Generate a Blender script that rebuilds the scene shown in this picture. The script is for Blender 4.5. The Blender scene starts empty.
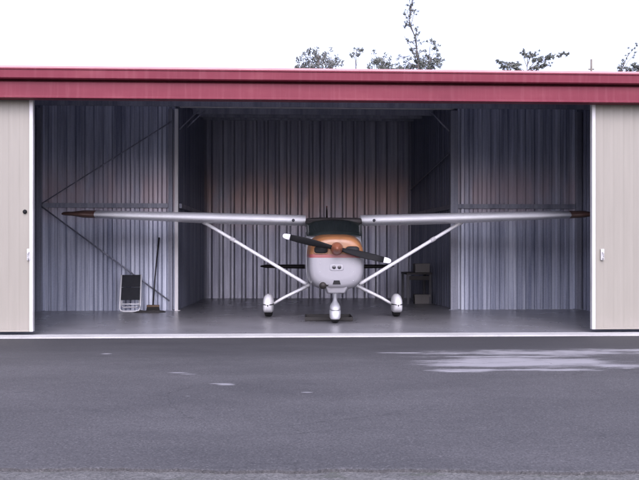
import bpy, bmesh, math, random
from mathutils import Vector, Matrix, noise as mnoise
R = math.radians
S = bpy.context.scene
COL = S.collection
random.seed(7)

# ------------------------------------------------------------------ helpers
def tag(o, label=None, cat=None, group=None, kind=None):
    if label: o['label'] = label
    if cat: o['category'] = cat
    if group: o['group'] = group
    if kind: o['kind'] = kind
    return o

def empty(name, loc=(0, 0, 0), rz=0.0):
    o = bpy.data.objects.new(name, None)
    COL.objects.link(o)
    o.location = loc
    o.rotation_euler = (0, 0, rz)
    o.empty_display_size = 0.3
    return o

class MB:
    """collects shapes; build() links them as one mesh object"""
    def __init__(s):
        s.v = []; s.f = []; s.m = []; s.sm = []
    def add(s, verts, faces, mi=0, smooth=False):
        b = len(s.v)
        s.v += [tuple(p) for p in verts]
        for f in faces:
            s.f.append([i + b for i in f]); s.m.append(mi); s.sm.append(smooth)
        return s
    def box(s, x0, x1, y0, y1, z0, z1, mi=0):
        v = [(x0,y0,z0),(x1,y0,z0),(x1,y1,z0),(x0,y1,z0),(x0,y0,z1),(x1,y0,z1),(x1,y1,z1),(x0,y1,z1)]
        f = [(3,2,1,0),(4,5,6,7),(0,1,5,4),(1,2,6,5),(2,3,7,6),(3,0,4,7)]
        return s.add(v, f, mi)
    def loft(s, rings, closed=True, cap0=True, cap1=True, mi=0, smooth=True):
        n = len(rings[0]); v = [p for r in rings for p in r]; f = []
        m = n if closed else n - 1
        for i in range(len(rings) - 1):
            for j in range(m):
                k = (j + 1) % n
                f.append((i*n + j, i*n + k, (i+1)*n + k, (i+1)*n + j))
        if cap0: f.append(tuple(range(n - 1, -1, -1)))
        if cap1: f.append(tuple((len(rings)-1)*n + j for j in range(n)))
        return s.add(v, f, mi, smooth)
    def tube(s, pts, rad, n=10, flat=1.0, mi=0, up=Vector((0, 0, 1)), smooth=True):
        """tapered tube through pts; flat scales the ring along the second axis"""
        pts = [Vector(p) for p in pts]
        if not hasattr(rad, '__len__'): rad = [rad] * len(pts)
        rings = []
        for i, p in enumerate(pts):
            t = (pts[min(i+1, len(pts)-1)] - pts[max(i-1, 0)]).normalized()
            u = up if abs(t.dot(up)) < 0.95 else Vector((1, 0, 0))
            a = t.cross(u).normalized(); b = a.cross(t).normalized()
            rings.append([p + (a*math.cos(2*math.pi*k/n) + b*math.sin(2*math.pi*k/n)*flat) * rad[i] for k in range(n)])
        return s.loft(rings, mi=mi, smooth=smooth)
    def beam(s, p, q, w, h, mi=0, up=Vector((0, 0, 1))):
        p = Vector(p); q = Vector(q); t = (q - p).normalized()
        u = up if abs(t.dot(up)) < 0.95 else Vector((0, 1, 0))
        a = t.cross(u).normalized() * w/2; b = a.cross(t).normalized() * h/2
        return s.loft([[p-a-b, p+a-b, p+a+b, p-a+b], [q-a-b, q+a-b, q+a+b, q-a+b]], mi=mi, smooth=False)
    def lathe(s, axis_o, prof, n=24, axis='Y', mi=0, smooth=True):
        """prof: list of (along, radius)"""
        o = Vector(axis_o); rings = []
        for a, r in prof:
            ring = []
            for k in range(n):
                c, d = math.cos(2*math.pi*k/n)*r, math.sin(2*math.pi*k/n)*r
                ring.append(o + {'X': Vector((a, c, d)), 'Y': Vector((c, a, d)), 'Z': Vector((c, d, a))}[axis])
            rings.append(ring)
        return s.loft(rings, mi=mi, smooth=smooth)
    def build(s, name, mat, parent=None, bevel=0.0, label=None, recalc=True):
        me = bpy.data.meshes.new(name)
        me.from_pydata(s.v, [], s.f)
        mats = mat if isinstance(mat, (list, tuple)) else [mat]
        for mm in mats: me.materials.append(mm)
        for p, mi, sm in zip(me.polygons, s.m, s.sm):
            p.material_index = mi; p.use_smooth = sm
        if recalc:
            bm = bmesh.new(); bm.from_mesh(me)
            bmesh.ops.recalc_face_normals(bm, faces=bm.faces)
            bm.to_mesh(me); bm.free()
        o = bpy.data.objects.new(name, me)
        COL.objects.link(o)
        if parent: o.parent = parent
        if bevel:
            b = o.modifiers.new('bevel', 'BEVEL'); b.width = bevel; b.segments = 2; b.limit_method = 'ANGLE'
        if label: o['label'] = label
        return o

# ------------------------------------------------------------------ materials
class N:
    def __init__(s, name):
        s.m = bpy.data.materials.new(name); s.m.use_nodes = True
        s.t = s.m.node_tree; s.b = s.t.nodes['Principled BSDF']
    def node(s, typ, **kw):
        n = s.t.nodes.new(typ)
        for k, v in kw.items():
            if k.startswith('i_'): n.inputs[k[2:].replace('_', ' ')].default_value = v
            else: setattr(n, k, v)
        return n
    def link(s, a, b): s.t.links.new(a, b)
    def put(s, sock, v):
        if hasattr(v, 'is_output'): s.link(v, sock)
        else: sock.default_value = v
    def coord(s, scale=(1, 1, 1), kind='Object', loc=(0, 0, 0)):
        tc = s.node('ShaderNodeTexCoord'); mp = s.node('ShaderNodeMapping')
        mp.inputs['Scale'].default_value = scale; mp.inputs['Location'].default_value = loc
        s.link(tc.outputs[kind], mp.inputs['Vector']); return mp.outputs['Vector']
    def noise(s, vec, scale=5, detail=4, rough=0.55):
        n = s.node('ShaderNodeTexNoise'); n.inputs['Scale'].default_value = scale
        n.inputs['Detail'].default_value = detail; n.inputs['Roughness'].default_value = rough
        s.link(vec, n.inputs['Vector']); return n.outputs['Fac']
    def ramp(s, fac, stops):
        n = s.node('ShaderNodeValToRGB'); e = n.color_ramp.elements
        while len(e) < len(stops): e.new(0.5)
        for el, (p, c) in zip(e, stops):
            el.position = p; el.color = (c[0], c[1], c[2], 1) if hasattr(c, '__len__') else (c, c, c, 1)
        s.link(fac, n.inputs['Fac']); return n.outputs['Color']
    def mix(s, fac, a, b, mode='MIX'):
        n = s.node('ShaderNodeMix', data_type='RGBA', blend_type=mode)
        s.put(n.inputs[0], fac)
        for k, v in ((6, a), (7, b)):
            if hasattr(v, 'is_output'): s.link(v, n.inputs[k])
            else: n.inputs[k].default_value = (v[0], v[1], v[2], 1) if hasattr(v, '__len__') else (v, v, v, 1)
        return n.outputs[2]
    def math(s, op, a, b=0.0, c=0.0):
        n = s.node('ShaderNodeMath', operation=op)
        for i, v in enumerate((a, b, c)): s.put(n.inputs[i], v)
        return n.outputs[0]
    def sep(s, vec):
        n = s.node('ShaderNodeSeparateXYZ'); s.link(vec, n.inputs[0]); return n.outputs
    def bump(s, h, strength=0.3, dist=0.01):
        n = s.node('ShaderNodeBump'); n.inputs['Strength'].default_value = strength; n.inputs['Distance'].default_value = dist
        s.link(h, n.inputs['Height']); s.link(n.outputs['Normal'], s.b.inputs['Normal'])
    def set(s, col=None, rough=None, metal=None, **kw):
        if col is not None: s.put(s.b.inputs['Base Color'], col if hasattr(col, 'is_output') else (col[0], col[1], col[2], 1))
        if rough is not None: s.put(s.b.inputs['Roughness'], rough)
        if metal is not None: s.put(s.b.inputs['Metallic'], metal)
        for k, v in kw.items(): s.put(s.b.inputs[k.replace('_', ' ')], v)
        return s.m

def paint(name, col, rough=0.4, var=0.12, coat=0.0, metal=0.0, dirt=None, scale=3.0):
    n = N(name); v = n.coord()
    f = n.noise(v, scale, 5, 0.6)
    c = n.ramp(f, [(0.25, tuple(x*(1-var) for x in col)), (0.75, tuple(min(1, x*(1+var)) for x in col))])
    if dirt:
        g = n.noise(n.coord((1, 1, 0.25), loc=(3, 1, 7)), scale*2.2, 6, 0.65)
        gm = n.ramp(g, [(0.52, 0.0), (0.75, 1.0)])
        c = n.mix(n.math('MULTIPLY', gm, dirt[1]), c, dirt[0])
    r = n.math('MULTIPLY_ADD', n.noise(v, scale*6, 3), 0.16, rough - 0.08)
    return n.set(c, r, metal, Coat_Weight=coat)

M = {}
M['white'] = paint('white_paint', (0.74, 0.74, 0.76), 0.32, 0.05, 0.25, dirt=((0.45, 0.43, 0.42), 0.35))
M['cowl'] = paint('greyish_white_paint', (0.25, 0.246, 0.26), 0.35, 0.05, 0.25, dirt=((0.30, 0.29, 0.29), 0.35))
M['wing'] = paint('bright_white_paint', (0.84, 0.84, 0.85), 0.3, 0.04, 0.3)
M['trim'] = paint('chalky_white_trim', (0.46, 0.455, 0.45), 0.5, 0.10, dirt=((0.27, 0.25, 0.23), 0.5))
M['cream'] = paint('aged_white_paint', (0.66, 0.65, 0.66), 0.4, 0.06)
M['orange'] = paint('burnt_orange_paint', (0.23, 0.10, 0.038), 0.42, 0.2, 0.1, dirt=((0.16, 0.06, 0.03), 0.5))
M['spinner'] = paint('red_orange_paint', (0.20, 0.07, 0.038), 0.4, 0.25, 0.1, dirt=((0.06, 0.03, 0.02), 0.6), scale=9)
M['redstripe'] = paint('red_stripe_paint', (0.22, 0.06, 0.06), 0.35, 0.1, 0.2)
M['browntip'] = paint('brown_paint', (0.075, 0.038, 0.028), 0.5, 0.3)
M['darkpaint'] = paint('dark_brown_paint', (0.022, 0.018, 0.018), 0.6, 0.3)
M['black'] = paint('matt_black', (0.007, 0.007, 0.008), 0.75, 0.2); M['black'].node_tree.nodes['Principled BSDF'].inputs['Specular IOR Level'].default_value = .2
M['hole'] = paint('dark_opening', (0.006, 0.006, 0.007), 0.8, 0.1)
M['rubber'] = paint('tyre_rubber', (0.02, 0.02, 0.021), 0.75, 0.25, dirt=((0.08, 0.075, 0.07), 0.4))
M['chrome'] = paint('bright_metal', (0.6, 0.6, 0.62), 0.25, 0.08, metal=1.0)
M['steel'] = paint('dark_steel', (0.06, 0.06, 0.07), 0.5, 0.25, metal=0.4)
M['exhaust'] = paint('sooty_pipe', (0.03, 0.026, 0.024), 0.6, 0.3, metal=0.5)
M['wood'] = paint('worn_wood', (0.16, 0.10, 0.06), 0.7, 0.35, dirt=((0.05, 0.035, 0.025), 0.5))
M['cardboard'] = paint('grey_cardboard', (0.17, 0.16, 0.155), 0.8, 0.15, dirt=((0.12, 0.11, 0.10), 0.5))
M['webbing'] = paint('black_webbing', (0.016, 0.017, 0.022), 0.8, 0.3, scale=14)
M['tarp'] = paint('dark_canvas', (0.05, 0.047, 0.045), 0.85, 0.35, scale=6)
M['bristle'] = paint('dark_bristle', (0.025, 0.022, 0.02), 0.9, 0.3, scale=20)
M['tray'] = paint('oily_tray', (0.014, 0.011, 0.010), 0.6, 0.35, dirt=((0.012, 0.011, 0.01), 0.9), scale=4)
M['fence_pole'] = paint('grey_wood_pole', (0.14, 0.12, 0.10), 0.85, 0.25)

def glass():
    n = N('tinted_window'); v = n.coord()
    c = n.ramp(n.noise(v, 2.5, 4), [(0.3, (0.010, 0.014, 0.013)), (0.7, (0.022, 0.028, 0.026))])
    return n.set(c, 0.09, 0.0, IOR=1.5, Coat_Weight=0.3)
M['glass'] = glass()
n_ = N('lamp_glass'); M['lens'] = n_.set((0.03, 0.03, 0.033), 0.15, 0.0)

def fascia():
    n = N('faded_red_steel'); v = n.coord()
    a = n.noise(n.coord((0.5, 1, 1.5)), 1.6, 5, 0.6)
    c = n.ramp(a, [(0.2, (0.118, 0.014, 0.028)), (0.55, (0.15, 0.022, 0.038)), (0.85, (0.19, 0.042, 0.056))])
    # chalky run streaks
    s = n.noise(n.coord((9, 1, 0.6)), 1.3, 4, 0.6)
    c = n.mix(n.math('MULTIPLY', n.ramp(s, [(0.5, 0.0), (0.8, 1.0)]), 0.25), c, (0.29, 0.11, 0.13))
    return n.set(c, 0.5, 0.0, Specular_IOR_Level=0.2)
M['fascia'] = fascia()
M['capping'] = paint('faded_capping', (0.40, 0.22, 0.235), 0.5, 0.12)

def door_mat():
    n = N('beige_door_steel')
    c = n.ramp(n.noise(n.coord((7, 7, 0.5)), 1.4, 5, 0.6), [(0.25, (0.212, 0.196, 0.164)), (0.75, (0.242, 0.225, 0.190))])
    z = n.sep(n.coord())[2]
    d = n.noise(n.coord((2, 2, 1.2)), 3.0, 6, 0.7)
    m = n.math('MULTIPLY', n.ramp(n.math('MULTIPLY_ADD', d, 0.9, n.math('MULTIPLY', z, -1.1)), [(0.15, 0.0), (0.6, 1.0)]), 0.45)
    c = n.mix(m, c, (0.27, 0.24, 0.22))
    n.bump(n.noise(n.coord((1, 1, 0.3)), 2.2, 3), 0.12, 0.02)
    return n.set(c, 0.45, 0.0)
M['door'] = door_mat()

def galv(name, lo, hi, warm=None, metal=0.45, rough=0.42, zwarm=None):
    n = N(name)
    # sheets about a metre wide differ a little; streaks run down the ribs
    st = n.noise(n.coord((6.5, 6.5, 0.16)), 1.0, 6, 0.72)
    c = n.ramp(st, [(0.36, lo), (0.64, hi)])
    sp = n.node('ShaderNodeTexVoronoi'); sp.inputs['Scale'].default_value = 55.0
    n.link(n.coord(), sp.inputs['Vector'])
    c = n.mix(0.18, c, n.ramp(sp.outputs['Color'], [(0.2, 0.18), (0.8, 0.5)]), 'OVERLAY')
    if warm:  # patchy warm tint, strongest at one height
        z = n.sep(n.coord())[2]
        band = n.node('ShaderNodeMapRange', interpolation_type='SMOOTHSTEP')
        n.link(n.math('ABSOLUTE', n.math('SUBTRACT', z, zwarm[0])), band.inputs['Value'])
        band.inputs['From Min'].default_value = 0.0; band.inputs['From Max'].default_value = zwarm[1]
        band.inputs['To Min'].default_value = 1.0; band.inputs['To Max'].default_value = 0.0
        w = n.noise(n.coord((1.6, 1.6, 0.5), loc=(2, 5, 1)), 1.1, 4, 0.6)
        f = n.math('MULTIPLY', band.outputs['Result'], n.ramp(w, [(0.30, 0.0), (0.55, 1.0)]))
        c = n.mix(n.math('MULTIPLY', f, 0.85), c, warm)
    r = n.math('MULTIPLY_ADD', n.noise(n.coord((3, 3, 0.6)), 3.0, 4), 0.22, rough - 0.1)
    n.bump(n.noise(n.coord((1.5, 1.5, 0.4)), 2.0, 3), 0.15, 0.02)
    return n.set(c, r, metal)
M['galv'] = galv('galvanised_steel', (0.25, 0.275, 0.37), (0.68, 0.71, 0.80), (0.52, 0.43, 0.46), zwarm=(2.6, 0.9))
M['galv_back'] = galv('galvanised_steel_warm_band', (0.25, 0.255, 0.34), (0.50, 0.505, 0.58), (0.52, 0.37, 0.345), zwarm=(2.85, 1.25))
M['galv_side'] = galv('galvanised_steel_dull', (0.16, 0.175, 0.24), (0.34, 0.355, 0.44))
M['roofdeck'] = galv('galvanised_roof', (0.50, 0.53, 0.70), (0.68, 0.70, 0.84), rough=0.5)
M['post'] = galv('galvanised_post', (0.66, 0.64, 0.65), (0.84, 0.82, 0.82), metal=0.15, rough=0.45)
M['frame'] = galv('galvanised_frame', (0.20, 0.21, 0.26), (0.36, 0.37, 0.43), metal=0.4, rough=0.5)

def concrete(name, lo, hi, rough, stain=0.5):
    n = N(name)
    a = n.noise(n.coord(), 1.1, 8, 0.62)
    c = n.ramp(a, [(0.3, lo), (0.7, hi)])
    b = n.noise(n.coord(loc=(9, 4, 0)), 2.6, 6, 0.7)
    c = n.mix(n.math('MULTIPLY', n.ramp(b, [(0.55, 0.0), (0.75, 1.0)]), stain), c, tuple(x*0.45 for x in lo))
    f = n.noise(n.coord(), 60, 3, 0.6)
    c = n.mix(0.25, c, n.ramp(f, [(0.3, 0.3), (0.7, 0.7)]), 'OVERLAY')
    r = n.math('MULTIPLY_ADD', n.noise(n.coord(), 2.0, 5, 0.6), 0.14, rough - 0.07)
    n.bump(n.noise(n.coord(), 35, 4), 0.05, 0.003)
    return n.set(c, r, 0.0)
M['floor'] = concrete('floor_concrete', (0.14, 0.139, 0.148), (0.20, 0.199, 0.21), 0.29, 0.3)
M['sill'] = concrete('pale_concrete', (0.33, 0.325, 0.315), (0.46, 0.455, 0.445), 0.7, 0.4)

def asphalt():
    n = N('asphalt')
    big = n.noise(n.coord((0.55, 1.1, 1)), 0.9, 7, 0.62)
    c = n.ramp(big, [(0.28, (0.045, 0.044, 0.046)), (0.5, (0.057, 0.0555, 0.0575)), (0.75, (0.072, 0.070, 0.0725))])
    sp = n.noise(n.coord((1, .8, 1)), 62, 5, 0.8)
    c = n.mix(0.75, c, n.ramp(sp, [(0.32, 0.12), (0.5, 0.5), (0.68, 0.88)]), 'OVERLAY')
    vo = n.node('ShaderNodeTexVoronoi'); vo.inputs['Scale'].default_value = 95.0; n.link(n.coord(), vo.inputs['Vector'])
    ag = n.ramp(vo.outputs['Color'], [(0.78, 0.0), (0.95, 1.0)])
    c = n.mix(n.math('MULTIPLY', ag, 0.35), c, (0.20, 0.19, 0.19))
    mid = n.noise(n.coord((1, 1.6, 1), loc=(4, 2, 0)), 5.0, 6, 0.7)
    c = n.mix(n.math('MULTIPLY', n.ramp(mid, [(0.5, 0.0), (0.72, 1.0)]), 0.28), c, (0.032, 0.031, 0.035))
    # coordinates for the streaks and the painted shade beside the slab
    xyz = n.sep(n.coord())
    # pale streaks lying along the apron, with small flecks
    def smooth(v, a, b):
        mr = n.node('ShaderNodeMapRange', interpolation_type='SMOOTHSTEP')
        n.link(v, mr.inputs['Value']); mr.inputs['From Min'].default_value = a; mr.inputs['From Max'].default_value = b
        return mr.outputs['Result']
    wob = n.noise(n.coord((0.8, 3.2, 1), loc=(1.3, 0.4, 0)), 1.5, 8, 0.68)
    fine = n.noise(n.coord((2.2, 9.0, 1), loc=(0, 3, 0)), 2.0, 6, 0.7)
    tot = None
    spots = [  # x, y, half length, half depth, strength
        (2.45, 10.72, 1.1, 0.46, 1.25), (2.05, 10.55, 0.85, 0.28, 1.25), (3.0, 11.75, 1.5, 0.30, 0.9),
        (4.6, 12.0, 1.8, 0.22, 0.8), (1.62, 9.98, 0.42, 0.14, 0.9), (2.4, 11.3, 1.0, 0.12, 0.7), (2.6, 10.02, 0.6, 0.10, 0.8),
        (3.35, 10.4, 0.35, 0.22, 0.7), (1.05, 11.72, 0.32, 0.06, 0.9),
        (-1.56, 9.78, 0.13, 0.04, 0.6), (-1.42, 9.68, 0.10, 0.03, 0.6), (-0.98, 8.98, 0.11, 0.025, 0.7), (-0.92, 8.9, 0.07, 0.03, 0.9),
        (-1.2, 8.2, 0.03, 0.02, 0.8), (-0.12, 8.42, 0.06, 0.025, 0.9), (-2.75, 11.6, 0.05, 0.05, 0.5)]
    for (x, y, rx, ry, st) in spots:
        dx = n.math('DIVIDE', n.math('SUBTRACT', xyz[0], x), rx)
        dy = n.math('DIVIDE', n.math('SUBTRACT', xyz[1], y), ry)
        q = n.math('ADD', n.math('MULTIPLY', dx, dx), n.math('MULTIPLY', dy, dy))
        g = n.math('MULTIPLY', n.math('SUBTRACT', 1.25, q), st)
        g = n.math('MAXIMUM', g, -1.5)
        tot = g if tot is None else n.math('MAXIMUM', tot, g)
    val = n.math('ADD', tot, n.math('ADD', n.math('MULTIPLY_ADD', wob, 5.2, -2.95), n.math('MULTIPLY_ADD', fine, 2.4, -1.2)))
    mask = smooth(val, -0.6, 0.9)
    c = n.mix(n.math('MULTIPLY', mask, 0.72), c, (0.31, 0.305, 0.315))
    # painted shade: asphalt colour darkened toward the slab, with a noisy edge
    shade_band = smooth(n.math('ADD', n.math('MULTIPLY_ADD', xyz[0], -.0436, xyz[1]), n.math('MULTIPLY', n.noise(n.coord((.35, 1.3, 1), loc=(2, 8, 0)), 1.0, 6, .65), 2.6)), 11.6, 14.2)
    c = n.mix(n.math('MULTIPLY', shade_band, n.math('MULTIPLY_ADD', mask, -.6, .72)), c, (0.020, 0.0195, 0.022))
    # hairline cracks and a few old oil spots
    wv = n.node('ShaderNodeVectorMath', operation='ADD'); nv = n.node('ShaderNodeTexNoise'); nv.inputs['Scale'].default_value = 1.6; nv.inputs['Detail'].default_value = 6
    n.link(n.coord(), nv.inputs['Vector']); n.link(n.coord(), wv.inputs[0]); n.link(nv.outputs['Color'], wv.inputs[1])
    ck = n.node('ShaderNodeTexVoronoi', feature='DISTANCE_TO_EDGE'); ck.inputs['Scale'].default_value = 0.42; n.link(wv.outputs[0], ck.inputs['Vector'])
    crack = n.ramp(ck.outputs['Distance'], [(0.0, 1.0), (0.006, 0.0)])
    c = n.mix(n.math('MULTIPLY', crack, n.math('MULTIPLY', n.ramp(n.noise(n.coord(loc=(7, 1, 0)), .5, 2), [(.45, 0.0), (.6, 1.0)]), .55)), c, (0.018, 0.018, 0.019))
    ol = n.noise(n.coord((1, .8, 1), loc=(11, 3, 0)), 1.7, 3, .5)
    c = n.mix(n.math('MULTIPLY', n.ramp(ol, [(.70, 0.0), (.76, 1.0)]), .35), c, (0.018, 0.018, 0.02))
    bm = n.node('ShaderNodeBump'); bm.inputs['Strength'].default_value = 0.55; bm.inputs['Distance'].default_value = 0.006
    n.link(sp, bm.inputs['Height']); n.link(bm.outputs['Normal'], n.b.inputs['Normal'])
    r = n.math('MULTIPLY_ADD', big, 0.3, 0.62)
    return n.set(c, r, 0.0)
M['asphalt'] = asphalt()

def dirt():
    n = N('dusty_gravel')
    a = n.noise(n.coord(), 3.0, 7, 0.65)
    c = n.ramp(a, [(0.3, (0.075, 0.073, 0.071)), (0.7, (0.13, 0.127, 0.122))])
    vo = n.node('ShaderNodeTexVoronoi'); vo.inputs['Scale'].default_value = 60.0; n.link(n.coord(), vo.inputs['Vector'])
    c = n.mix(0.5, c, n.ramp(vo.outputs['Color'], [(0.1, 0.15), (0.9, 0.8)]), 'OVERLAY')
    g = n.noise(n.coord((1, 1.5, 1), loc=(5, 5, 0)), 2.2, 6, 0.7)
    c = n.mix(n.math('MULTIPLY', n.ramp(g, [(0.56, 0.0), (0.66, 1.0)]), 0.7), c, (0.045, 0.052, 0.035))
    n.bump(vo.outputs['Distance'], 0.7, 0.012)
    return n.set(c, 0.9, 0.0)
M['gravel'] = dirt()

def field():
    n = N('rough_grass')
    a = n.noise(n.coord(), 0.25, 8, 0.65)
    c = n.ramp(a, [(0.3, (0.045, 0.055, 0.025)), (0.7, (0.10, 0.10, 0.05))])
    n.bump(n.noise(n.coord(), 12, 5), 0.6, 0.05)
    return n.set(c, 0.95, 0.0)
M['field'] = field()

def leaf(name, lo, hi):
    n = N(name)
    c = n.ramp(n.noise(n.coord(), 0.9, 5, 0.7), [(0.3, lo), (0.7, hi)])
    return n.set(c, 0.7, 0.0)
M['leaf'] = leaf('dull_green_foliage', (0.075, 0.082, 0.070), (0.14, 0.15, 0.125))
M['leaf2'] = leaf('grey_green_foliage', (0.095, 0.10, 0.09), (0.16, 0.165, 0.145))
M['bark'] = paint('grey_bark', (0.12, 0.105, 0.095), 0.9, 0.3)

# ------------------------------------------------------------------ setting
HX, HY, HR = 0.0, 14.1, R(2.8)            # hangar frame: u along the front, v inwards
tanH = math.tan(HR)

g = MB(); g.add([(-900, -900, -0.10), (900, -900, -0.10), (900, 900, -0.10), (-900, 900, -0.10)], [(0, 1, 2, 3)])
tag(g.build('ground', M['field']), 'rough grass field stretching away around the hangar and apron', 'ground', kind='structure')

# dusty gravel verge in the foreground
g = MB(); g.box(-40, 40, -6, 6.6, -0.3, -0.034)
tag(g.build('gravel_verge', M['gravel']), 'dusty grey gravel strip along the near edge of the asphalt', 'gravel', kind='structure')

# asphalt apron with a broken near edge
def edge_y(x):
    p = Vector((x, 0, 0))
    return 5.44 + 0.05*mnoise.noise(p*1.1) + 0.035*mnoise.noise(p*4.3) + 0.02*mnoise.noise(p*13.0) + 0.012*mnoise.noise(p*34.0) - 0.018*x
xs = [-40, -25, -15, -9, -6]
x = -4.5
while x < 4.5: xs.append(x); x += 0.022
xs += [4.5, 6, 9, 15, 25, 40]
g = MB(); a = []
ZA = -0.012
rows = []
for x in xs:
    e = edge_y(x); yb = HY + x*tanH - 0.255/math.cos(HR)
    rows.append([(x, e, ZA-0.05), (x, e, ZA-0.005), (x, e+0.02, ZA), (x, e+1.2, ZA), (x, yb-2.5, ZA), (x, yb, ZA), (x, yb, ZA-0.055)])
g.loft(rows, closed=False, cap0=False, cap1=False, smooth=False)
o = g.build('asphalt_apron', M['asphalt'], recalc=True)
tag(o, 'dark grey asphalt apron with pale streaks in front of the hangar', 'pavement', kind='structure')

# slab: interior floor and pale outer sill strip
def uv(u, v, z=0.0):
    c, s = math.cos(HR), math.sin(HR)
    return (HX + u*c - v*s, HY + u*s + v*c, z)
def slab(name, mat, u0, u1, v0, v1, z1, label):
    m = MB(); m.box(u0, u1, v0, v1, -0.25, z1)
    o = m.build(name, mat); o.location = (HX, HY, 0); o.rotation_euler = (0, 0, HR)
    return tag(o, label, name.split('_')[-1], kind='structure')
slab('hangar_floor', M['floor'], -16, 16, 0.26, 22.0, 0.0, 'grey polished concrete floor inside the hangar')
slab('concrete_sill', M['sill'], -16, 16, -0.20, 0.255, 0.004, 'pale concrete sill strip across the hangar door opening')

# ------------------------------------------------------------------ hangar
H = empty('hangar', (HX, HY, 0), HR)
tag(H, 'open steel aircraft hangar with red fascia, beige sliding doors and ribbed metal walls', 'hangar')
def roof_z(v): return 4.06 + 0.10*v

def ribbed(mb, p, q, z0, z1a, z1b, pitch=0.20, depth=0.034, side=1, t=0.006, top=0.30, bot=0.36, minor=False):
    """trapezoid ribbed sheet from p to q in plan; top edge slopes z1a -> z1b"""
    p = Vector((p[0], p[1])); q = Vector((q[0], q[1])); L = (q-p).length
    d = (q-p)/L; nrm = Vector((-d.y, d.x))*side
    prof = []; s = 0.0; fl = (1-top-bot)/2
    while s < L:
        pr = [(0, 0), (bot*pitch, 0), ((bot+fl)*pitch, depth), ((bot+fl+top)*pitch, depth)]
        if minor:   # wide flat pan with small stiffeners, then one tall rib
            pr = [(0, 0), (.2*pitch, 0), (.225*pitch, depth*.25), (.27*pitch, depth*.25), (.295*pitch, 0), (.47*pitch, 0), (.495*pitch, depth*.25), (.54*pitch, depth*.25),
                  (.565*pitch, 0), (.72*pitch, 0), (.79*pitch, depth), (.91*pitch, depth)]
        for a, b in pr:
            if s+a < L: prof.append((s+a, b))
        s += pitch
    prof.append((L, 0))
    rings = [[], [], [], []]
    for a, b in prof:
        zt = z1a + (z1b-z1a)*a/L
        f = p + d*a + nrm*b; k = f - nrm*t
        for i, w in enumerate([(f.x, f.y, z0), (f.x, f.y, zt), (k.x, k.y, zt), (k.x, k.y, z0)]): rings[i].append(w)
    n = len(prof)
    vs = sum(rings, []); fs = []
    for i in range(4):
        j = (i+1) % 4
        for k in range(n-1):
            fs.append((i*n+k, i*n+k+1, j*n+k+1, j*n+k))
    fs += [(0, n, 2*n, 3*n), (n-1, 2*n-1, 3*n-1, 4*n-1)]
    mb.add(vs, fs)
    return mb

VB, VT = 6.1, 11.3                         # wing-bay back wall, tail-bay back wall
TL0, TR0, TL1, TR1 = -2.91, 3.42, -2.70, 3.17
EL, ER = -5.98, 6.27                       # end partitions
# wing bay back walls (ribs face the opening = -v)
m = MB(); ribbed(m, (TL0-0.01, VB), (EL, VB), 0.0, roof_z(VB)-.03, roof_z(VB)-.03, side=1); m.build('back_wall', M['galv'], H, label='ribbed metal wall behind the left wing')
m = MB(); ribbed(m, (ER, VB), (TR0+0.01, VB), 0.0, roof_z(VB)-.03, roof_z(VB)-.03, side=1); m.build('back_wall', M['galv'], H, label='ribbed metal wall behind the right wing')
# tail bay
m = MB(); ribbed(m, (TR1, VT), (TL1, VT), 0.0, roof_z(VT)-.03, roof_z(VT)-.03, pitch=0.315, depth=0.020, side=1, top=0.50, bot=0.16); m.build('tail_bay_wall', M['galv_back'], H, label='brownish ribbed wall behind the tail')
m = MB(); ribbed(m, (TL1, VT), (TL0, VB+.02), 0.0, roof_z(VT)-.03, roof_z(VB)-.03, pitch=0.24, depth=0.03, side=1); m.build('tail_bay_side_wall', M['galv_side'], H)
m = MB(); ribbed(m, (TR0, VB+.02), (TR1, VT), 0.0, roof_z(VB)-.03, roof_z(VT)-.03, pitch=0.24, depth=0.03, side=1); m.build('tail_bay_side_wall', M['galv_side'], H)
# end partitions
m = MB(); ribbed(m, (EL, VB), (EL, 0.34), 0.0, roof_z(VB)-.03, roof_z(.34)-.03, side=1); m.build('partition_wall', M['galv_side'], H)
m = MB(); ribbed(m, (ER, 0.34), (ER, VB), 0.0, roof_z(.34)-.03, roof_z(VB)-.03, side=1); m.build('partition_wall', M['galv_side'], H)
# outer end walls of the row and rear wall, so the building is a whole from any side
m = MB()
ribbed(m, (-15.9, 0.3), (-15.9, 22.0), 0, roof_z(.3)-.03, 4.2, pitch=.3, side=1)
ribbed(m, (15.9, 22.0), (15.9, 0.3), 0, 4.2, roof_z(.3)-.03, pitch=.3, side=1)
ribbed(m, (-15.9, 22.0), (15.9, 22.0), 0, 4.1, 4.1, pitch=.3, side=1)
m.build('outer_wall', M['door'], H)
# roof: front slope up to a ridge, then down behind
def roof_part():
    m = MB(); zr = roof_z(VT)
    sec = [(0.062, roof_z(.062)), (VT+0.1, zr), (22.2, 4.05)]
    for k in range(2):
        (v0, z0), (v1, z1) = sec[k], sec[k+1]
        m.add([(-16.1, v0, z0), (16.1, v0, z0), (16.1, v1, z1), (-16.1, v1, z1),
               (-16.1, v0, z0+.05), (16.1, v0, z0+.05), (16.1, v1, z1+.05), (-16.1, v1, z1+.05)],
              [(3,2,1,0),(4,5,6,7),(0,1,5,4),(1,2,6,5),(2,3,7,6),(3,0,4,7)])
    # deck ribs seen from below
    u = -7.0
    while u < 7.0:
        m.add([(u, 0.2, roof_z(.2)-.03), (u+.05, .2, roof_z(.2)-.03), (u+.05, VT-.05, roof_z(VT-.05)-.03), (u, VT-.05, roof_z(VT-.05)-.03),
               (u-.02, 0.2, roof_z(.2)+.001), (u+.07, .2, roof_z(.2)+.001), (u+.07, VT-.05, roof_z(VT-.05)+.001), (u-.02, VT-.05, roof_z(VT-.05)+.001)],
              [(3,2,1,0),(0,1,5,4),(1,2,6,5),(2,3,7,6),(3,0,4,7)])
        u += 0.30
    return m.build('roof', M['roofdeck'], H)
roof_part()
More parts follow.
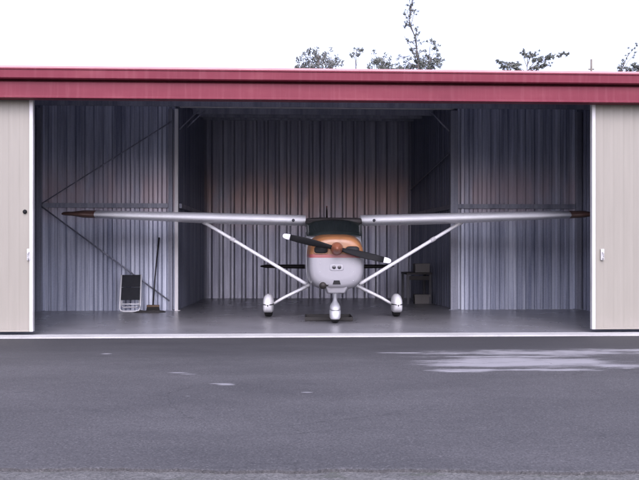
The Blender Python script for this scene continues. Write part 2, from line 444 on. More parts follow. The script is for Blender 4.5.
for v in (1.5, 3.0, 4.6, 7.6, 9.2, 10.6):     # purlins under the deck
    a, b = (EL+.03, ER-.03) if v < VB else (TL0+.25, TR0-.3)
    m = MB(); z = roof_z(v) - .035
    m.box(a, b, v-.03, v-.024, z-.18, z); m.box(a, b, v-.0235, v+.03, z-.18, z-.174)
    m.build('purlin', M['frame'], H)
# header across the tail bay (pale bottom flange)
m = MB(); z = roof_z(VB)-.04
m.box(TL0+.09, TR0-.09, VB-.08, VB+.06, z-.11, z-.02); m.build('header_beam', M['post'], H, bevel=.006)

# fascia: pale capping, gutter, shadow gap, flat fascia with returned lip
FZ0, FZ1 = 3.67, 3.905
m = MB(); m.box(-16.2, 16.2, -0.02, 0.03, FZ0, FZ1+.02); m.box(-16.2, 16.2, -0.055, -0.0205, FZ0, FZ0+.035); m.box(-16.2, 16.2, 0.0305, .17, FZ0, FZ0+.02)
m.box(-16.2, 16.2, .035, .06, 3.93, 4.10); m.build('fascia', M['fascia'], H, bevel=.006)
m = MB()
prof = [(.034, 3.955), (-.10, 3.955), (-.12, 3.97), (-.125, 4.09), (-.14, 4.095), (-.14, 4.115), (-.11, 4.115), (-.105, 3.985), (.034, 3.985)]
m.loft([[(-16.2, a, b) for a, b in prof], [(16.2, a, b) for a, b in prof]], smooth=False)
m.build('gutter', M['fascia'], H)
m = MB(); m.add([(-16.2, -.12, 4.118), (16.2, -.12, 4.118), (16.2, .5, 4.165), (-16.2, .5, 4.165), (-16.2, -.12, 4.15), (16.2, -.12, 4.15), (16.2, .5, 4.195), (-16.2, .5, 4.195)],
                [(3,2,1,0),(4,5,6,7),(0,1,5,4),(1,2,6,5),(2,3,7,6),(3,0,4,7)])
m.build('roof_capping', M['capping'], H)
# head beam / door track behind the fascia
m = MB(); m.box(-15.8, 15.8, 0.34, 0.44, 3.72, 3.98); m.box(-15.8, 15.8, 0.172, 0.30, 3.70, 3.78); m.build('door_track', M['frame'], H)

# sliding doors
def door(u_in, u_out, label, hu, knob):
    sgn = 1 if u_out > u_in else -1
    m = MB()
    a, b = (u_in+sgn*.059, u_out)
    if sgn > 0: ribbed(m, (b, .20), (a, .20), .085, 3.69, 3.69, pitch=.165, depth=.0035, side=1, top=.16, bot=.60)
    else: ribbed(m, (a, .20), (b, .20), .085, 3.69, 3.69, pitch=.165, depth=.0035, side=1, top=.16, bot=.60)
    # side for ribs facing -v depends on direction; panel backing frame
    lo, hi = min(a, b), max(a, b)
    m.box(lo, hi, .215, .25, .085, .16); m.box(lo, hi, .215, .25, 3.55, 3.67); m.box(lo, hi, .215, .25, 1.8, 1.88)
    d = m.build('sliding_door', M['door'], H, label=label)
    t = MB(); e0, e1 = sorted((u_in, u_in+sgn*.058))
    t.box(e0, e1, .165, .262, .055, 3.69); t.build('edge_trim', M['trim'], d, bevel=.006)
    t = MB(); t.box(lo, hi, .168, .2125, .055, .0845); t.build('bottom_rail', M['door'], d, bevel=.004)
    hd = MB(); hu0 = hu
    hd.box(hu0-.027, hu0+.027, .158, .1875, 1.17, 1.35); hd.tube([(hu0, .150, 1.30), (hu0, .115, 1.29), (hu0, .115, 1.20), (hu0, .150, 1.19)], .012, 8)
    hd.build('handle', M['trim'], d, bevel=.005)
    if knob:
        k = MB(); k.lathe((knob[0], .186, knob[1]), [(-.02, .0), (-.02, .028), (.0, .034)], 14); k.build('padlock_eye', M['black'], d)
    return d
door(-4.47, -9.2, 'left sliding door, beige ribbed steel with a dark padlock eye', -4.535, (-4.60, 1.93))
door(4.40, 9.0, 'right sliding door, beige ribbed steel', 4.57, None)
# fixed front cladding of the neighbouring bays, beyond the open doors
for a, b in ((-9.1, -15.9), (8.9, 15.9)):
    m = MB()
    if b > a: ribbed(m, (b, .30), (a, .30), .02, 3.69, 3.69, pitch=.3, depth=.02, side=1)
    else: ribbed(m, (a, .30), (b, .30), .02, 3.69, 3.69, pitch=.3, depth=.02, side=1)
    m.build('front_cladding', M['door'], H)

# posts at the mouth of the tail bay and in the corners
def post(u, v, w, dpt, z1, mat, label=None):
    m = MB(); m.box(u-w/2, u+w/2, v-dpt, v, 0.0, z1); m.box(u-w/2-.05, u+w/2+.05, v-dpt-.05, v, 0.0, .012)
    m.build('post', mat, H, bevel=.004, label=label)
post(TL0+.03, VB-.035, .075, .10, roof_z(VB)-.20, M['post'], 'pale post at the left of the tail bay')
post(TL0-.10, VB-.035, .09, .12, roof_z(VB)-.20, M['frame'])
post(TR0-.10, VB-.035, .17, .14, roof_z(VB)-.20, M['frame'])
post(EL+.10, VB-.035, .12, .12, roof_z(VB)-.20, M['frame'])
post(ER-.10, VB-.035, .12, .12, roof_z(VB)-.20, M['frame'])
post(EL+.10, .60, .14, .14, 3.7, M['frame']); post(ER-.10, .60, .14, .14, 3.7, M['frame'])
# wall girts
def girt(p, q, z, name='girt'):
    m = MB(); m.beam((p[0], p[1], z), (q[0], q[1], z), .06, .10); m.build(name, M['frame'], H)
girt((EL+.17, VB-.065), (TL0-.15, VB-.065), 2.33); girt((ER-.17, VB-.065), (TR0+.0, VB-.065), 2.33)
girt((TL0+.10, VB+.05), (TL1+.07, VT-.08), 2.33); girt((TR0-.10, VB+.05), (TR1-.07, VT-.08), 2.33)
# rod braces on the left wall, knee braces at the tail bay posts, one rod on the right side wall
def rod(name, p, q, r): m = MB(); m.tube([p, q], r, 8); m.build(name, M['frame'], H)
rod('rod_brace', (EL+.16, VB-.16, 2.36), (TL0-.05, VB-.16, 4.20), .013)
rod('rod_brace', (EL+.16, VB-.16, 2.30), (TL0-.12, VB-.16, 0.22), .016)
rod('rod_brace', (TR0-.09, VB+.3, 3.6), (TR1-.08, VT-.4, 3.05), .02)
for du in (0.0, 0.17):
    rod('knee_brace', (TL0+.09+du, VB-.10, 4.02 if du == 0 else 4.06), (TL0+.52+du*.8, VB-.10, 4.44), .018)
rod('knee_brace', (TR0-.20, VB-.10, 4.02), (TR0-.62, VB-.10, 4.44), .022)

# ------------------------------------------------------------------ airplane
P = empty('airplane', (0.262, 18.2, 0), R(0.85))
tag(P, 'small white high-wing propeller airplane with burnt orange nose parked in the hangar', 'airplane')

def sup(a, b, zc, n, t):
    c, s = math.cos(t), math.sin(t)
    return (a*math.copysign(abs(c)**(2/n), c), zc + b*math.copysign(abs(s)**(2/n), s))
def arc(y, a, z0, z1, n, cut=None, side=None, k=28, cx=0.0):
    """ring (or the part of it above / below cut) of a superellipse fuselage section at station y"""
    zc, b = (z0+z1)/2, (z1-z0)/2
    if cut is None:
        ts = [2*math.pi*i/k for i in range(k)]
    else:
        q = max(-0.999, min(0.999, (cut-zc)/b)); t0 = math.asin(math.copysign(abs(q)**(n/2), q))
        if side == 'up': ts = [t0 + (math.pi-2*t0)*i/k for i in range(k+1)]
        else: ts = [math.pi-t0 + (math.pi+2*t0)*i/k for i in range(k+1)]
    out = []
    for t in ts:
        x, z = sup(a, b, zc, n, t); out.append((cx+x, y, z))
    return out
# cowling stations: y, half width, bottom, top, exponent
CW = [(-2.525, .33, .84, 1.46, 3.0), (-2.515, .41, .74, 1.52, 3.1), (-2.47, .462, .68, 1.56, 3.1), (-2.36, .486, .645, 1.58, 3.1), (-2.05, .502, .625, 1.60, 3.2), (-1.46, .525, .61, 1.63, 3.6)]
CUT = 1.262
m = MB(); m.loft([arc(*s, cut=CUT, side='up') for s in CW], closed=False, cap0=True, cap1=False); m.build('upper_cowling', M['orange'], P, label='burnt orange upper cowling')
m = MB(); m.loft([arc(*s, cut=CUT-.062, side='dn') for s in CW], closed=False, cap0=True, cap1=False); low = m.build('lower_cowling', M['cowl'], P, label='white lower cowling')
m = MB()
rings = []
for y, a, z0, z1, n in CW:
    zc, b = (z0+z1)/2, (z1-z0)/2
    L = []
    for zz in (CUT-.061, CUT-.001):
        q = (zz-zc)/b; t0 = math.asin(math.copysign(abs(q)**(n/2), q)); L.append(sup(a, b, zc, n, t0)[0])
    rings.append((y, L))
ring0 = [(-x, y, CUT-.061) for (y, (x, _)) in reversed(rings)] + [(x, y, CUT-.061) for (y, (x, _)) in rings]
ring1 = [(-x, y, CUT-.001) for (y, (_, x)) in reversed(rings)] + [(x, y, CUT-.001) for (y, (_, x)) in rings]
m.loft([ring0, ring1], closed=False, cap0=False, cap1=False); m.build('stripe', M['redstripe'], P)

# panel seams and fasteners
m = MB()
for yy, a, z0, z1, n in ((-2.30, .489, .643, 1.583, 3.1), (-1.50, .5245, .611, 1.629, 3.55)):
    m = MB(); m.loft([arc(yy-.004, a+.002, z0-.002, z1+.002, n, k=44), arc(yy+.004, a+.002, z0-.002, z1+.002, n, k=44)], cap0=False, cap1=False); m.build('panel_seam', M['steel'], low)
for sx in (-1, 1):
    for zz in (.80, .95, 1.10, 1.16):
        m = MB(); m.lathe((sx*.29, -2.524, zz), [(-.003, .001), (-.003, .006), (.01, .006)], 8); m.build('fastener', M['chrome'], low)
# engine air inlets each side of the spinner
for sx in (-1, 1):
    cx, cz = sx*.275, 1.335
    def rr(w, h, y, e=3.2, n=28):
        return [(cx + w*math.copysign(abs(math.cos(t))**(2/e), math.cos(t)), y, cz + h*math.copysign(abs(math.sin(t))**(2/e), math.sin(t))) for t in (2*math.pi*i/n for i in range(n))]
    m = MB(); m.loft([rr(.128, .072, -2.50), rr(.130, .074, -2.54), rr(.122, .066, -2.544), rr(.118, .062, -2.53)], cap0=False, cap1=False)
    lip = m.build('air_inlet', M['orange'], P)
    m = MB(); m.loft([rr(.12, .064, -2.534), rr(.12, .064, -2.526)]); m.build('opening', M['hole'], lip)
# twin landing lights sunk in one flush panel
def rrect(w, h, y, cz, e=4.0, n=28): return [(w*math.copysign(abs(math.cos(t))**(2/e), math.cos(t)), y, cz + h*math.copysign(abs(math.sin(t))**(2/e), math.sin(t))) for t in (2*math.pi*i/n for i in range(n))]
m = MB(); m.loft([rrect(.125, .058, -2.51, 1.03), rrect(.125, .058, -2.5275, 1.03), rrect(.112, .047, -2.5285, 1.03)]); ll = m.build('landing_light', M['cowl'], P)
for sx in (-1, 1):
    m = MB(); m.lathe((sx*.047, -2.51, 1.033), [(-.0195, .001), (-.0215, .030), (-.018, .034), (.0, .034)], 20); m.build('lens', M['lens'], ll)
# chin scoop with carburettor intake
m = MB()
def chin(y, w, z0, z1): return [(-w*.62, y, z1), (-w*.95, y+.045, z0+.09), (-w*.72, y+.10, z0), (w*.72, y+.10, z0), (w*.95, y+.045, z0+.09), (w*.62, y, z1)]
m.loft([chin(-2.522, .15, .625, .86), chin(-2.515, .19, .585, .86), chin(-2.46, .21, .57, .84), chin(-2.3, .22, .56, .72), chin(-1.9, .2, .59, .65)])
cs = m.build('chin_scoop', M['cowl'], P, bevel=.02)
m = MB(); m.loft([[(-.07, -2.516, .735), (.07, -2.516, .735), (.05, -2.526, .805), (-.05, -2.526, .805)], [(-.07, -2.46, .735), (.07, -2.46, .735), (.05, -2.46, .805), (-.05, -2.46, .805)]], smooth=False)
m.build('intake', M['hole'], cs)
# exhaust stub with dark stain ring, low on the image-left side
m = MB(); m.tube([(-.22, -2.05, .70), (-.235, -2.47, .72), (-.245, -2.56, .715)], [.055, .06, .06], 16)
m.tube([(-.17, -2.1, .72), (-.175, -2.50, .745)], .042, 12)
ex = m.build('exhaust_pipe', M['exhaust'], P)

# spinner and two-bladed propeller
SP = (0, -2.60, 1.36)
m = MB(); m.lathe(SP, [(-.25, .004), (-.235, .026), (-.17, .062), (-.09, .092), (0, .108), (.05, .112), (.06, .10)], 26); m.build('spinner', M['spinner'], P)
ang = R(-13.4)
for s in (1, -1):
    def sect(r, c, beta, th):
        out = []
        for k in range(12):
            t = 2*math.pi*k/12
            ca, ta = math.cos(t)*c/2, math.sin(t)*th/2
            zz = ca*math.cos(beta) - ta*math.sin(beta); yy = ca*math.sin(beta) + ta*math.cos(beta)
            x, z = r*s, zz*s
            out.append((x*math.cos(ang) - z*math.sin(ang), SP[1]-.04+yy, SP[2] + x*math.sin(ang) + z*math.cos(ang)))
        return out
    st = [(.08, .07, R(42), .06), (.16, .10, R(38), .045), (.30, .125, R(33), .03), (.50, .135, R(26), .022), (.70, .12, R(21), .016), (.835, .105, R(18), .013)]
    m = MB(); m.loft([sect(*q) for q in st]); bl = m.build('propeller_blade', M['black'], P)
    st = [(.836, .106, R(18), .014), (.90, .098, R(17), .013), (.945, .075, R(16), .011), (.962, .03, R(16), .008)]
    m = MB(); m.loft([sect(*q) for q in st]); m.build('blade_tip', M['white'], bl)

# fuselage behind the firewall
FS = [(-1.455, .525, .61, 1.622, 3.3), (-1.25, .535, .60, 1.64, 3.4), (-.85, .54, .60, 1.90, 3.8), (-.5, .545, .60, 1.96, 4.0), (.5, .545, .62, 1.965, 4.0),
      (.95, .53, .65, 1.93, 3.4), (1.5, .47, .70, 1.68, 2.8), (2.2, .37, .76, 1.45, 2.5), (3.3, .25, .80, 1.26, 2.3), (4.4, .15, .83, 1.12, 2.2), (5.25, .06, .86, 1.02, 2.0)]
m = MB(); m.loft([arc(*s, k=40) for s in FS]); m.build('fuselage', M['white'], P)
# windscreen: curved pane from the cowl to the wing root
rows = []
for t in (0, .2, .4, .6, .8, 1):
    y = -1.50 + .70*t; zt = 1.612 + .335*t; w = .515 + .03*t; row = []
    for i in range(17):
        q = -1 + 2*i/16
        row.append((w*q, y + .30*q*q*(1-.55*t), zt - .015*abs(q)**4))
    rows.append(row)
m = MB(); m.loft(rows, closed=False, cap0=False, cap1=False)
ws = m.build('windscreen', M['glass'], P)
so = ws.modifiers.new('s', 'SOLIDIFY'); so.thickness = .012; so.offset = 1.0
# dark side windows and door outlines
for s in (-1, 1):
    for (y0, y1, z0, z1, sh) in ((-.72, .10, 1.40, 1.83, .22), (.16, .70, 1.40, 1.82, 0), (.80, 1.30, 1.42, 1.72, -.25)):
        m = MB(); xo = .549*s if y0 < .75 else .528*s
        pts = [(y0-sh*.2, z0), (y1, z0), (y1+min(0, sh), z1), (y0+max(0, sh), z1)]
        m.loft([[(xo, a, b) for a, b in pts], [(xo+.012*s, a, b) for a, b in pts]], smooth=False); m.build('side_window', M['glass'], P, bevel=.006)
    m = MB()
    for (a, b, c, d) in ((-.80, -.795, .78, 1.84), (.13, .135, .78, 1.84), (-.80, .135, .775, .78)):
        m.box(min(.5475*s, .556*s), max(.5475*s, .556*s), a, b, c, d)
    m.build('door_outline', M['steel'], P)
# dark roof band over the windscreen (between the wing roots)
m = MB(); m.loft([arc(-.86, .538, 1.86, 1.935, 6), arc(-.80, .548, 1.80, 1.965, 6), arc(-.3, .55, 1.80, 1.985, 6), arc(.75, .55, 1.80, 1.97, 6)]); m.build('cabin_roof', M['darkpaint'], P)

# wings: NACA-like section, constant chord inboard, tapered outboard, dihedral
def foil(x, chord, yLE, zLE, inc, tk=.12, n=14):
    pts = []
    for i in range(n+1):
        q = (1-math.cos(math.pi*i/n))/2; t = 5*tk*(.2969*math.sqrt(q)-.126*q-.3516*q*q+.2843*q**3-.1036*q**4)
        cam = .02*(2*.4*q-q*q)/.16 if q < .4 else .02*(.2+.8*q-q*q)/.36
        pts.append((q, cam+t, cam-t))
    ring = [(q, u) for q, u, l in pts] + [(q, l) for q, u, l in reversed(pts[1:-1])]
    return [(x, yLE + q*chord*math.cos(inc) + z*chord*math.sin(inc), zLE - q*chord*math.sin(inc) + z*chord) for q, z in ring]
ZR, DI = 1.905, math.tan(R(1.38))
def wsec(xa, s, k=1.0):
    t = max(0, (xa-2.55)/(5.5-2.55)); ch = 1.63 - .50*t
    c2 = ch*k
    return foil(s*(.54+(xa-.54)*.962), c2, -.83 + .12*t + (ch-c2)*.45, ZR + DI*xa + (1-k)*.02, R(2.2-2.4*t), .086-.012*t*(0.55+.45*k) if k < 1 else .122)
for s in (-1, 1):
    m = MB(); m.loft([wsec(x, s) for x in (.54, 1.0, 1.8, 2.55, 3.3, 4.1, 4.80)])
    w = m.build('wing', M['wing'], P)
    m = MB(); m.loft([wsec(4.802, s), wsec(5.1, s), wsec(5.3, s, .98), wsec(5.42, s, .93), wsec(5.48, s, .82), wsec(5.5, s, .6)]); m.build('wing_tip', M['browntip'], w, label='dark brown wing tip')
    m = MB(); m.lathe((s*.78, -.80, ZR+DI*.78-.012), [(-.045, .001), (-.042, .028), (.03, .032)], 14); m.build('cabin_vent', M['steel'], w)
    # control surface gaps along the trailing edge
    for nm, a, b in (('flap', .62, 2.5), ('aileron', 2.54, 4.80)):
        def cs_(xa):
            t = max(0, (xa-2.55)/2.95); ch = 1.63-.5*t; y1 = -.83+.12*t+ch; z = ZR+DI*xa
            k = math.tan(R(2.2-2.4*t)); z -= ch*k; xq = s*(.54+(xa-.54)*.962)
            return [(xq, y1-.30, z+.30*k-.03), (xq, y1-.30, z+.30*k+.03), (xq, y1+.03, z+.004), (xq, y1+.028, z-.004)]
        m = MB(); m.loft([cs_(a), cs_(b)], smooth=False); m.build(nm, M['cream'], w)
    # lift strut with fairings at both ends
    p0 = Vector((s*.53, -.36, .665)); p1 = Vector((s*2.56, -.28, ZR+DI*2.56-.075))
    m = MB(); m.tube([p0, p0.lerp(p1, .03), p0.lerp(p1, .5), p0.lerp(p1, .97), p1], [.05, .046, .046, .046, .055], 14, flat=.75); sm = m.build('wing_strut', M['wing'], P)
    for k, ln in ((.72, .05), (.995, .03)):
        q = p0.lerp(p1, k); dv = (p1-p0).normalized()*ln
        m = MB(); m.tube([q-dv, q+dv], .056, 12, flat=.8); m.build('strut_cuff', M['cream'], sm)
    # sprung main gear leg, tyre and two-piece wheel fairing
    m = MB(); m.tube([(s*.46, -.02, .64), (s*.62, -.01, .555), (s*1.0, 0, .37), (s*1.19, 0, .255)], [.062, .058, .05, .045], 12, flat=.62); m.build('gear_leg', M['wing'], P)
    X = s*1.29
    m = MB(); m.lathe((X, 0, .205), [(-.07, .10), (-.082, .15), (-.07, .19), (-.035, .205), (.035, .205), (.07, .19), (.082, .15), (.07, .10)], 30, axis='X'); ty = m.build('wheel', M['rubber'], P)
    FF = [(-.46, .012, .235, .26, 2.0), (-.43, .055, .185, .325, 2.1), (-.35, .088, .125, .395, 2.4), (-.2, .107, .098, .448, 2.7), (0, .108, .098, .46, 2.7), (.2, .09, .12, .42, 2.5), (.42, .05, .19, .34, 2.2), (.55, .012, .25, .28, 2.0)]
    m = MB()
    m.loft([arc(y, a, z0, z1, max(2.0, n-.45), cut=.268 if z1 > .3 else (z0+z1)/2+.002, side='up', k=16, cx=X) for y, a, z0, z1, n in FF], closed=False, cap0=False, cap1=False)
    m.loft([arc(y, a*1.0, z0-.01, z1, n+2.2, cut=.248 if z0 < .24 else (z0+z1)/2-.002, side='dn', k=16, cx=X) for y, a, z0, z1, n in FF], closed=False, cap0=False, cap1=False)
    m.build('wheel_fairing', M['wing'], ty)
# nose gear
NY = -1.65
m = MB()
bot = [(.075, .088, .27), (.10, .10, .33), (.17, .104, .36), (.232, .102, .35)]
top = [(.246, .10, .34), (.30, .095, .30), (.345, .075, .22), (.385, .048, .14), (.43, .037, .10), (.56, .033, .09), (.66, .033, .09)]
def oval(z, a, b): return [(a*math.copysign(abs(math.cos(t))**.8, math.cos(t)), NY + .03 + b*math.sin(t), z) for t in (2*math.pi*i/24 for i in range(24))]
m.loft([oval(*q) for q in bot], cap0=False); m.loft([oval(*q) for q in top])
m.tube([(0, NY+.02, .60), (0, NY+.05, .72)], .03, 12)
ng = m.build('nose_gear_fairing', M['wing'], P)
m = MB(); m.lathe((0, NY, .175), [(-.06, .09), (-.072, .13), (-.062, .16), (-.03, .175), (.03, .175), (.062, .16), (.072, .13), (.06, .09)], 28, axis='X'); m.build('wheel', M['rubber'], P)

# tail
def tsec(x, yl, ch, z, t=.05): return [(x, yl, z), (x, yl+ch*.08, z+t*.6), (x, yl+ch*.35, z+t), (x, yl+ch, z+.006), (x, yl+ch, z-.006), (x, yl+ch*.35, z-t), (x, yl+ch*.08, z-t*.6)]
for s in (-1, 1):
    m = MB(); m.loft([tsec(s*.08, 4.05, 1.15, .93, .06), tsec(s*1.55, 4.28, .82, .94, .045), tsec(s*1.68, 4.36, .66, .94, .02)], smooth=True); m.build('stabilizer', M['darkpaint'], P)
def vsec(z, yl, ch, t): return [(0, yl, z), (t*.6, yl+ch*.08, z), (t, yl+ch*.3, z), (.006, yl+ch, z), (-.006, yl+ch, z), (-t, yl+ch*.3, z), (-t*.6, yl+ch*.08, z)]
m = MB(); m.loft([vsec(1.0, 3.3, 2.1, .06), vsec(1.25, 4.0, 1.5, .05), vsec(2.36, 4.75, .88, .022), vsec(2.45, 4.85, .7, .012)]); fin = m.build('tail_fin', M['darkpaint'], P)
m = MB(); m.tube([(0, 5.05, 2.445), (0, 5.05, 2.49)], .016, 12); m.build('beacon', M['redstripe'], fin)

# ------------------------------------------------------------------ loose things in the hangar
# folded garden chair leaning on the left wall
ch = empty('folding_chair', uv(-3.84, 5.86), HR)
tag(ch, 'folded white tubular chair with black webbing leaning against the left wall', 'chair')
lean = lambda z: -.30 + z*.30
def L(x, z, dy=0.0): return (x, lean(z)+dy, z)
m = MB(); r = .017
pts = [L(-.215, .80), L(-.22, .14), L(-.215, .07), L(-.185, .028), L(-.14, .018), L(.14, .018), L(.185, .028), L(.215, .07), L(.22, .14), L(.215, .80)]
m.tube(pts, r, 10); m.tube([L(-.22, .17), L(.22, .17)], .014, 8); m.build('frame', M['wing'], ch)
m = MB(); m.tube([L(-.19, .74, .05), L(-.188, .14, .05), L(-.15, .10, .05), L(.15, .10, .05), L(.188, .14, .05), L(.19, .74, .05)], .013, 8); m.build('rear_frame', M['cream'], ch)
m = MB(); m.loft([[L(-.20, .80, .0), L(.20, .80, .0), L(.20, .80, .03), L(-.20, .80, .03)], [L(-.20, .54, -.012), L(.20, .54, -.012), L(.20, .54, .03), L(-.20, .54, .03)]], smooth=False); m.build('backrest', M['webbing'], ch, bevel=.008)
m = MB(); m.loft([[L(-.20, .525, .0), L(.20, .525, .0), L(.20, .525, .03), L(-.20, .525, .03)], [L(-.20, .26, -.012), L(.20, .26, -.012), L(.20, .26, .03), L(-.20, .26, .03)]], smooth=False); m.build('seat', M['webbing'], ch, bevel=.008)
# broom
b = empty('broom', uv(-3.36, 5.78), HR)
tag(b, 'dark long-handled broom standing upright beside the folded chair', 'broom')
m = MB(); m.tube([(0, -.05, .14), (.03, .05, .75), (.10, .19, 1.62)], [.018, .017, .018], 10); m.build('handle', M['steel'], b)
m = MB(); m.loft([[(-.15, -.09, .0), (.15, -.09, .0), (.15, -.02, .0), (-.15, -.02, .0)], [(-.13, -.08, .10), (.13, -.08, .10), (.13, -.03, .10), (-.13, -.03, .10)]], smooth=False); m.build('bristles', M['bristle'], b)
m = MB(); m.box(-.135, .135, -.085, -.025, .1005, .145); m.build('broom_head', M['wood'], b, bevel=.006)
# crumpled tarp on the floor round the broom
def heap(name, c, sx, sy, h, mat, seed, label, cat):
    m = MB(); rows = []
    for j in range(15):
        row = []
        for i in range(23):
            x, y = -1+2*i/22, -1+2*j/14
            f = max(0.0, 1 - (abs(x)**3 + abs(y)**3))
            z = h*f**.6*(.65+.5*mnoise.noise(Vector((x*2.3, y*2.3, seed)))) + .012*f*mnoise.noise(Vector((x*7, y*7, seed)))
            row.append((x*sx*(1+.1*mnoise.noise(Vector((y*2, seed, 0)))), y*sy*(1+.12*mnoise.noise(Vector((x*2.5, seed, 3)))), max(z, .002)))
        rows.append(row)
    m.loft(rows, closed=False, cap0=False, cap1=False)
    m.add([(-sx*.9, -sy*.9, .001), (sx*.9, -sy*.9, .001), (sx*.9, sy*.9, .001), (-sx*.9, sy*.9, .001)], [(0, 1, 2, 3)])
    o = m.build(name, mat); o.location = c; o.rotation_euler = (0, 0, HR)
    return tag(o, label, cat)
heap('tarp', uv(-3.40, 5.52), .34, .17, .06, M['tarp'], 3.1, 'dark crumpled tarp lying on the floor under the broom', 'tarp')
# drip tray behind the nose wheel
t = MB(); W, D = .45, .42
t.box(-W, W, -D, D, .002, .012)
for (x0, x1, y0, y1) in ((-W, W, -D, -D+.02), (-W, W, D-.02, D), (-W, -W+.02, -D+.0205, D-.0205), (W-.02, W, -D+.0205, D-.0205)): t.box(x0, x1, y0, y1, .0125, .075)
o = t.build('drip_tray', M['tray'], bevel=.004); o.location = (.17, 17.35, 0); o.rotation_euler = (0, 0, R(1))
tag(o, 'shallow oily drip tray on the floor behind the nose wheel', 'tray')
# workbench with two boxes in the right of the tail bay
bx, by = 2.55, 23.0
wb = empty('workbench', (bx, by, 0), HR)
tag(wb, 'dark low workbench against the right wall of the tail bay', 'workbench')
m = MB(); m.box(-.40, .24, -.5, .5, .735, .785); m.build('worktop', M['darkpaint'], wb, bevel=.005)
for sx in (-.36, .20):
    for sy in (-.46, .46):
        m = MB(); m.box(sx-.03, sx+.03, sy-.03, sy+.03, 0, .7345); m.build('leg', M['steel'], wb)
m = MB(); m.box(-.33, .17, -.49, -.465, .60, .70); m.build('apron_rail', M['darkpaint'], wb)
def carton(c, w, d, h, rz, label):
    e = empty('carton', c, rz); tag(e, label, 'box', 'cartons at the workbench')
    m = MB(); m.box(-w/2, w/2, -d/2, d/2, 0, h); m.build('body', M['cardboard'], e, bevel=.008)
    m = MB(); m.box(-w/2-.006, w/2+.006, -d/2-.006, d/2+.006, h-.05, h+.004); m.build('lid', M['cardboard'], e, bevel=.004)
carton((bx+.02, by-.28, .787), .37, .34, .22, R(4), 'grey carton sitting on top of the dark workbench')
carton((bx+.03, by-.30, .002), .39, .36, .23, R(0), 'grey carton on the floor beneath the workbench')

# ------------------------------------------------------------------ trees beyond the roof
def leaves(m, c, r, n, size, rnd, squash=.8):
    for _ in range(n):
        while True:
            d = Vector((rnd.uniform(-1, 1), rnd.uniform(-1, 1), rnd.uniform(-1, 1)))
            if d.length < 1: break
        p = c + Vector((d.x*r, d.y*r, d.z*r*squash))
        a = Vector((rnd.gauss(0, 1), rnd.gauss(0, 1), rnd.gauss(0, 1))).normalized(); b = a.orthogonal().normalized()
        s = size*rnd.uniform(.5, 1.2)
        m.add([p-a*s, p+b*s*.45, p+a*s, p-b*s*.45], [(0, 1, 2, 3)])
def tree(name, label, x, y, h, spec, seed, lf, leafsize=.13, trunk_r=.22, trunk_pts=None):
    """spec: list of limbs (start fraction of height, end dx, end dy, end z, clump radius, clumps, leaves each)"""
    rnd = random.Random(seed); e = empty(name, (x, y, -.1)); tag(e, label, 'tree', 'trees beyond the hangar roof')
    tp = trunk_pts or [(0, 0, 0), (.1, .05, h*.35), (-.05, 0, h*.7), (0, 0, h*.97)]
    tp = [Vector(p) for p in tp]
    def at(f):
        z = f*h
        for a, b in zip(tp, tp[1:]):
            if a.z <= z <= b.z: return a.lerp(b, (z-a.z)/(b.z-a.z))
        return tp[-1]
    tr = MB(); tr.tube(tp, [trunk_r*(1-.93*p.z/h) for p in tp], 9)
    cr = MB()
    for (f, dx, dy, z, r, k, nl) in spec:
        p = at(f); q = Vector((dx, dy, z)); mid = p.lerp(q, .5) + Vector((rnd.uniform(-.1, .1), 0, rnd.uniform(.0, .25)))
        r0 = max(.02, trunk_r*(1-f)*.55)
        tr.tube([p, mid, q], [r0, r0*.6, .012], 6)
        for i in range(k):
            t = rnd.uniform(.55, 1.05); base = mid.lerp(q, t)
            tip = base + Vector((rnd.gauss(0, r*.6), rnd.gauss(0, r*.6), rnd.gauss(.1*r, r*.45)))
            tr.tube([base, tip], [.014, .005], 4)
            leaves(cr, tip, r*.42, nl, leafsize, rnd)
    tr.build('trunk', M['bark'], e); cr.build('crown', lf, e, recalc=False)
    return e
def round_spec(h, w, depth, n, seed, r=.55, k=6, nl=16):
    rnd = random.Random(seed); out = []
    for i in range(n):
        a = rnd.uniform(0, 2*math.pi); q = math.sqrt(rnd.random()); ez = 1 - (q**2)*.9
        out.append((rnd.uniform(.35, .8), w*q*math.cos(a), depth*q*math.sin(a), h - 2.6 + 2.35*ez + rnd.uniform(-.3, .15), r, k, nl))
    for i in range(n//2):   # lower, fuller part hidden by the roof
        a = rnd.uniform(0, 2*math.pi)
        out.append((rnd.uniform(.2, .6), w*1.25*math.cos(a), depth*math.sin(a), h*rnd.uniform(.45, .78), r*1.6, 5, 16))
    return out
def X(px, d): return (px-320)/900*d
def Z(py, d): return 1.3+(252-py)/900*d
h = 13.1; tree('broadleaf_tree', 'wide rounded thin-leaved tree above the roof, leftmost of the trees', -.05, 51, h, round_spec(h, 1.8, 1.5, 60, 5, r=.42, k=6, nl=13), 21, M['leaf2'], .10)
h = 13.0; tree('sapling', 'slim small-topped tree just left of the low bushy crown', 2.05, 50, h, [(.9, .02, 0, h-.35, .28, 6, 12), (.85, -.15, 0, h-.55, .22, 4, 10), (.8, .15, 0, h-.6, .2, 4, 8), (.5, .5, .2, 9, .6, 6, 14), (.45, -.5, .2, 8, .6, 6, 14)], 4, M['leaf'], .09, .12)
h = 12.6; tree('bushy_tree', 'low dense bushy crown just left of the tall thin tree', 3.45, 50, h, round_spec(h, 1.35, 1.2, 40, 11, r=.42, k=6, nl=20), 9, M['leaf'], .10)
h = 15.9; tp = [(-.1, 0, 0), (.2, 0, 7), (.25, 0, 11.5), (.1, 0, 13.2), (-.25, 0, 14.2), (-.1, 0, 15.5)]
rnd = random.Random(31); sp = []
